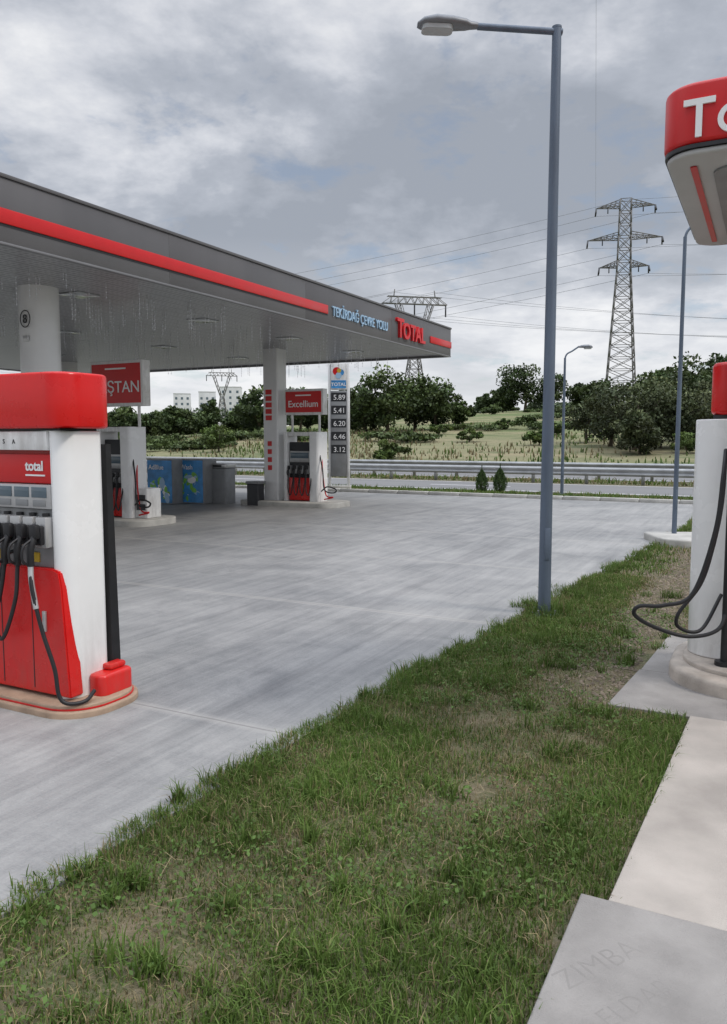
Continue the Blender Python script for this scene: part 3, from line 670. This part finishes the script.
# header sign on poles
e=empty('pump_header_sign')
rbox(e,'red_shell',-.51,1.5,3.97,5.92,3.03,3.30,.16,M['redsign'],.02)
M['under']=mat('header_underside',(.46,.46,.46),.45,0,.1,2)
rbox(e,'underside_tray',-.495,1.48,3.985,5.905,2.985,3.011,.15,M['under'],.01)
rbox(e,'rim',-.505,1.495,3.975,5.915,3.012,3.029,.155,M['dark'])
rbox(e,'underside_red_line',-.395,-.365,4.15,5.75,2.978,2.983,.01,M['redsign'])
rbox(e,'underside_panel',-.30,1.25,4.2,5.8,2.975,2.983,.1,M['grey'])
text(e,'header_logo','T',.235,(-.415,3.965,3.055),M['txtwhite'],ext=.006,off=.003,sx=.95)
text(e,'header_logo_2','OTAL',.175,(-.275,3.965,3.055),M['txtwhite'],ext=.006,off=.003)
for xx in (-.218,1.2): 
    cyl(e,'pole',xx,5.80,.15,2.985,.024,M['black'],n=20); cyl(e,'pole_base',xx,5.80,.15,.18,.06,M['black'],n=20)
    box(e,'pole_bracket',xx-.05,xx+.05,5.84,5.97,2.70,3.2,M['dark'],.01)
# ---------------------------------------------------------------- far dispensers with signs
def islandpump(x,s,w,h,signz0,signz1,signw,label):
    e=empty('fuel_dispenser',x,s)
    rbox(e,'island',-1.2,w+.55,-.35,.9,0,.14,[.4,.4,.2,.2],M['kerb'],.03)
    cw=.26
    rbox(e,'right_column',w-cw,w,0,.5,.141,h,[.08,.08,.02,.02],M['white'],.01)
    rbox(e,'left_column',-.02,.07,0,.5,.141,h,.02,M['white'],.01)
    box(e,'top_beam',.072,w-cw-.002,.02,.48,h-.10,h-.005,M['white'],.01)
    box(e,'inner_cabinet',.075,w-cw-.004,.12,.42,.142,h-.25,M['dark'],.01)
    box(e,'red_door',.09,w-cw-.02,.06,.119,.16,.72,M['red'],.01)
    box(e,'display',.10,w-cw-.03,.08,.119,1.10,1.38,M['silver'],.01); box(e,'screen',.13,w-cw-.06,.072,.0795,1.2,1.34,M['lcd'],.004)
    for k in range(4):
        xx=.13+k*(w-cw-.2)/3; box(e,'holster_%d'%k,xx-.035,xx+.035,.03,.119,.82,1.02,M['silver'],.008); nozzle(e,xx,.04,.86,str(k))
        tube(e,'hose_%d'%k,[(xx,-.04,.78),(xx+.03,-.1,.45),(xx+.1,-.1,.3),(xx+.12,-.02,.6),(xx+.1,.06,.9)],.014,M['black'])
    tube(e,'hose_loop',[(w-.02,.1,1.3),(w+.12,.0,.9),(w+.2,-.05,.45),(w+.45,-.05,.38),(w+.5,-.02,.46),(w+.25,.0,.52),(w+.05,.05,.4)],.016,M['black'])
    tube(e,'hose_loop',[(w-.02,.2,1.2),(w+.08,.1,.7),(w+.16,.1,.3),(w+.35,.1,.26),(w+.1,.1,.2)],.016,M['redsign'])
    c=w/2; box(e,'sign_box',c-signw/2,c+signw/2,.12,.34,signz0,signz1,M['white'],.015)
    box(e,'sign_face',c-signw/2+.05,c+signw/2-.05,.108,.119,signz0+.06,signz1-.06,M['redsign'],.0)
    text(e,'sign_text',label,(signz1-signz0)*.36,(c,.10,signz0+(signz1-signz0)*.30),M['txtwhite'],ext=.003,off=.001,align='CENTER')
    box(e,'sign_strap',c-signw*.2,c+signw*.2,.104,.107,signz1-.17,signz1-.14,M['txtwhite'],0)
    for xx in (c-signw*.35,c+signw*.35): cyl(e,'sign_post',xx,.23,h-.004,signz0+.002,.03,M['white'],n=16)
    return e
l=L(-1.97,19.6)
islandpump(l[0],l[1],.98,1.85,2.27,2.90,1.12,'Excellium')
l=L(-5.27,15.6)
e=islandpump(l[0],l[1],.85,1.92,2.32,3.20,1.36,'TAŞTAN')
box(e,'side_box',.86,1.16,.1,.5,.142,.72,M['white'],.02); box(e,'side_box_vent',.9,1.12,.085,.099,.3,.42,M['dark'],0); box(e,'side_box_vent',.9,1.12,.085,.099,.48,.6,M['dark'],0)
e=empty('waste_bin',*L(-2.72,19.75)[:2]); rbox(e,'body',-.18,.18,-.15,.15,.0,.55,.05,M['dark'],.02); box(e,'lid',-.2,.2,-.17,.17,.552,.62,M['grey'],.02)
for (X,Y,w_,c1) in ((-5.22,20.1,.84,0),(-4.43,20.15,.80,1)):
    l=L(X,Y); e=empty('advert_cabinet',l[0],l[1])
    box(e,'frame',-w_/2,w_/2,0,.55,.02,1.16,M['grey'],.015)
    box(e,'poster',-w_/2+.02,w_/2-.02,-.012,-.001,.05,1.13,M['blue'],0)
    rr_=np.random.RandomState(5+c1)
    for k in range(26):
        a=rr_.rand()*3; bm=bmesh.new(); cx=rr_.uniform(-.3,.3); cz=rr_.uniform(.18,.85) if c1 else rr_.uniform(.15,.6); pts=[]
        ra=rr_.uniform(.04,.15); rb_=ra*rr_.uniform(.3,.7)
        for i in range(10):
            t=i/10*6.283; pts.append(bm.verts.new((max(-w_/2+.03,min(w_/2-.03,cx+ra*math.cos(t)*math.cos(a)-rb_*math.sin(t)*math.sin(a))),-.0135-k*.0004,cz+ra*math.cos(t)*math.sin(a)+rb_*math.sin(t)*math.cos(a))))
        bm.faces.new(pts[::-1]); bmobj('poster_leaf_%d'%k,bm,[M['green'],M['txtblue'],M['blue'],M['green'],M['green'],M['txtwhite']][rr_.randint(6)],e)
    text(e,'poster_text','Wash' if c1 else 'AdBlue',.17,(-w_/2+.08,-.03,.9),M['txtwhite'],ext=.001,off=.002)
e=empty('waste_bin',*L(-3.75,20.2)[:2]); rbox(e,'body',-.24,.24,0,.45,0,.92,.05,M['grey'],.02); rbox(e,'lid',-.26,.26,-.02,.47,.925,1.05,.06,M['silver'],.03); box(e,'slot',-.14,.14,-.028,-.018,.955,1.01,M['dark'],0)
# ---------------------------------------------------------------- price totem
l=L(-.80,25.6); e=empty('price_totem',l[0],l[1],rot=math.radians(-6))
box(e,'plinth',-.38,.38,-.15,.25,-.02,.15,M['kerb'],.02)
for xx in (-.31,.31): box(e,'post',xx-.04,xx+.04,0,.12,.151,4.12,M['white'],.01)
box(e,'logo_panel',-.262,.262,-.03,.15,3.25,4.10,M['white'],.02)
for i,(cx,cz,r_,mm) in enumerate(((-.06,3.84,.13,M['redsign']),(.08,3.80,.10,M['blue']),(.0,3.70,.10,M['txtblue']),(.02,3.86,.07,M['yellow']))):
    bm=bmesh.new(); bmesh.ops.create_circle(bm,cap_ends=True,segments=24,radius=r_,matrix=Matrix.Rotation(math.pi/2,4,'X')); o=bmobj('logo_swirl_%d'%i,bm,mm,e); o.location=(cx,-.034-i*.002,cz)
box(e,'logo_blue_band',-.24,.24,-.036,-.031,3.30,3.55,M['blue'],0)
text(e,'logo_text','TOTAL',.15,(0,-.04,3.37),M['txtwhite'],ext=.003,off=.003,align='CENTER')
box(e,'price_panel',-.262,.262,-.03,.15,.45,3.22,M['grey'],.015)
for k,t in enumerate(('5.89','5.41','6.20','6.46','3.12')):
    z=2.93-k*.42; box(e,'price_display_%d'%k,-.245,.245,-.034,-.031,z-.05,z+.23,M['dark'],0); text(e,'price_%d'%k,t,.23,(.22,-.037,z),M['txtwhite'],ext=.002,off=.0,align='RIGHT')
# ---------------------------------------------------------------- right-hand paving
e=empty('pavement')
prism(e,'slab_1',[(-.545,-1.2),(3,-1.2),(3,2.79),(-.545,2.79)],-.05,.045,M['slab2'],.008,False)
prism(e,'slab_2',[(-.452,2.81),(.9,2.81),(.9,5.0),(-.36,5.0)],-.05,.03,M['slab'],.006,False)
prism(e,'slab_3',[(.912,2.81),(3,2.81),(3,5.0),(.912,5.0)],-.05,.03,M['slab'],.006,False)
prism(e,'slab_4',[(-.85,5.02),(.3,5.02),(.3,5.9),(-.78,5.9)],-.05,.018,M['slab2'],.004,False)
prism(e,'slab_4b',[(-.77,5.91),(.3,5.91),(.3,7.1),(-.70,7.1)],-.05,.016,M['slab2'],.004,False)
prism(e,'slab_5',[(.312,5.02),(3,5.02),(3,7.1),(.312,7.1)],-.05,.018,M['slab2'],.004,False)
text(e,'embossed_lettering','ZIMBA',.12,(-.47,2.25,.0445),M['slab2'],rot=(0,0,math.radians(58)),ext=.0008,off=-.002)
text(e,'embossed_lettering_2','ELDAR',.10,(-.33,2.15,.0445),M['slab2'],rot=(0,0,math.radians(58)),ext=.0008,off=-.002)
l=L(5.0,12.45); e=empty('lamp_kerb_island',l[0],l[1],rot=math.radians(-3)); rbox(e,'kerb_block',-.33,.60,-.45,.7,-.02,.13,[.3,.1,.1,.45],M['kerb'],.03)
# ---------------------------------------------------------------- world & light
w=bpy.data.worlds.new('World'); scene.world=w; w.use_nodes=True; nt=w.node_tree; bg=nt.nodes['Background']
sky=N(nt,'ShaderNodeTexSky'); sky.sky_type='NISHITA'; sky.sun_disc=False; sky.sun_elevation=math.radians(48); sky.sun_rotation=math.radians(115)
tc=N(nt,'ShaderNodeTexCoord').outputs['Generated']; sp=N(nt,'ShaderNodeSeparateXYZ'); nt.links.new(tc,sp.inputs[0])
z=mth(nt,'MAXIMUM',sp.outputs[2],0.0); dn=mth(nt,'ADD',z,.24)
cb=N(nt,'ShaderNodeCombineXYZ'); nt.links.new(mth(nt,'DIVIDE',sp.outputs[0],dn),cb.inputs[0]); nt.links.new(mth(nt,'DIVIDE',sp.outputs[1],dn),cb.inputs[1]); cb.inputs[2].default_value=3.7
cv=cb.outputs[0]
n1=noise(nt,cv,1.25,7,.58,.15); n2=noise(nt,cv,4.0,6,.6,.1); n3=noise(nt,cv,.42,2,.5)
cl=mth(nt,'ADD',mth(nt,'ADD',mth(nt,'MULTIPLY',n1,.60),mth(nt,'MULTIPLY',n2,.24)),mth(nt,'MULTIPLY',n3,.31))
f=ramp(nt,cl,.485,.665); sm=N(nt,'ShaderNodeValToRGB'); nt.links.new(f,sm.inputs[0]); cr=sm.color_ramp
cr.elements[0].position=0; cr.elements[0].color=(.36,.39,.445,1); cr.elements[1].position=1; cr.elements[1].color=(.96,.96,.965,1)
q=cr.elements.new(.33); q.color=(.47,.50,.56,1); q=cr.elements.new(.6); q.color=(.67,.69,.74,1)
cloud=sm.outputs[0]
hz=ramp(nt,z,.24,.03); cloud=mixc(nt,mth(nt,'MULTIPLY',hz,.7),cloud,(.88,.89,.92))
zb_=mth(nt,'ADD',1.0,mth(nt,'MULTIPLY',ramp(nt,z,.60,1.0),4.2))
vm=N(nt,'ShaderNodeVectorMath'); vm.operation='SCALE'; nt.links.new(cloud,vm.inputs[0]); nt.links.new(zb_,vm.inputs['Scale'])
vs=N(nt,'ShaderNodeVectorMath'); vs.operation='SCALE'; nt.links.new(sky.outputs[0],vs.inputs[0]); vs.inputs['Scale'].default_value=.13
thin=mth(nt,'MULTIPLY',ramp(nt,n2,.44,.34),.35)
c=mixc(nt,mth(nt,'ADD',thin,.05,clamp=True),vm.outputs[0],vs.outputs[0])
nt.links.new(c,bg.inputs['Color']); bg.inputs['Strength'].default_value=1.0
sl=bpy.data.lights.new('sun','SUN'); sl.energy=1.5; sl.angle=math.radians(11); sl.color=(1,.93,.84)
so=bpy.data.objects.new('sun',sl); el=math.radians(48); az=math.radians(115)
so.rotation_euler=Vector((math.sin(az)*math.cos(el),math.cos(az)*math.cos(el),math.sin(el))).to_track_quat('Z','Y').to_euler(); so.location=(10,-10,20); link(so)
cam=bpy.data.cameras.new('camera'); cam.sensor_fit='VERTICAL'; cam.sensor_height=36; cam.lens=785/1024*36; cam.clip_end=6000; cam.clip_start=.05
co=bpy.data.objects.new('camera',cam); co.location=(0,0,1.7); co.rotation_euler=(math.radians(90-5.386),0,0); link(co); scene.camera=co
scene.view_settings.view_transform='Standard'; scene.view_settings.look='None'; scene.view_settings.exposure=0
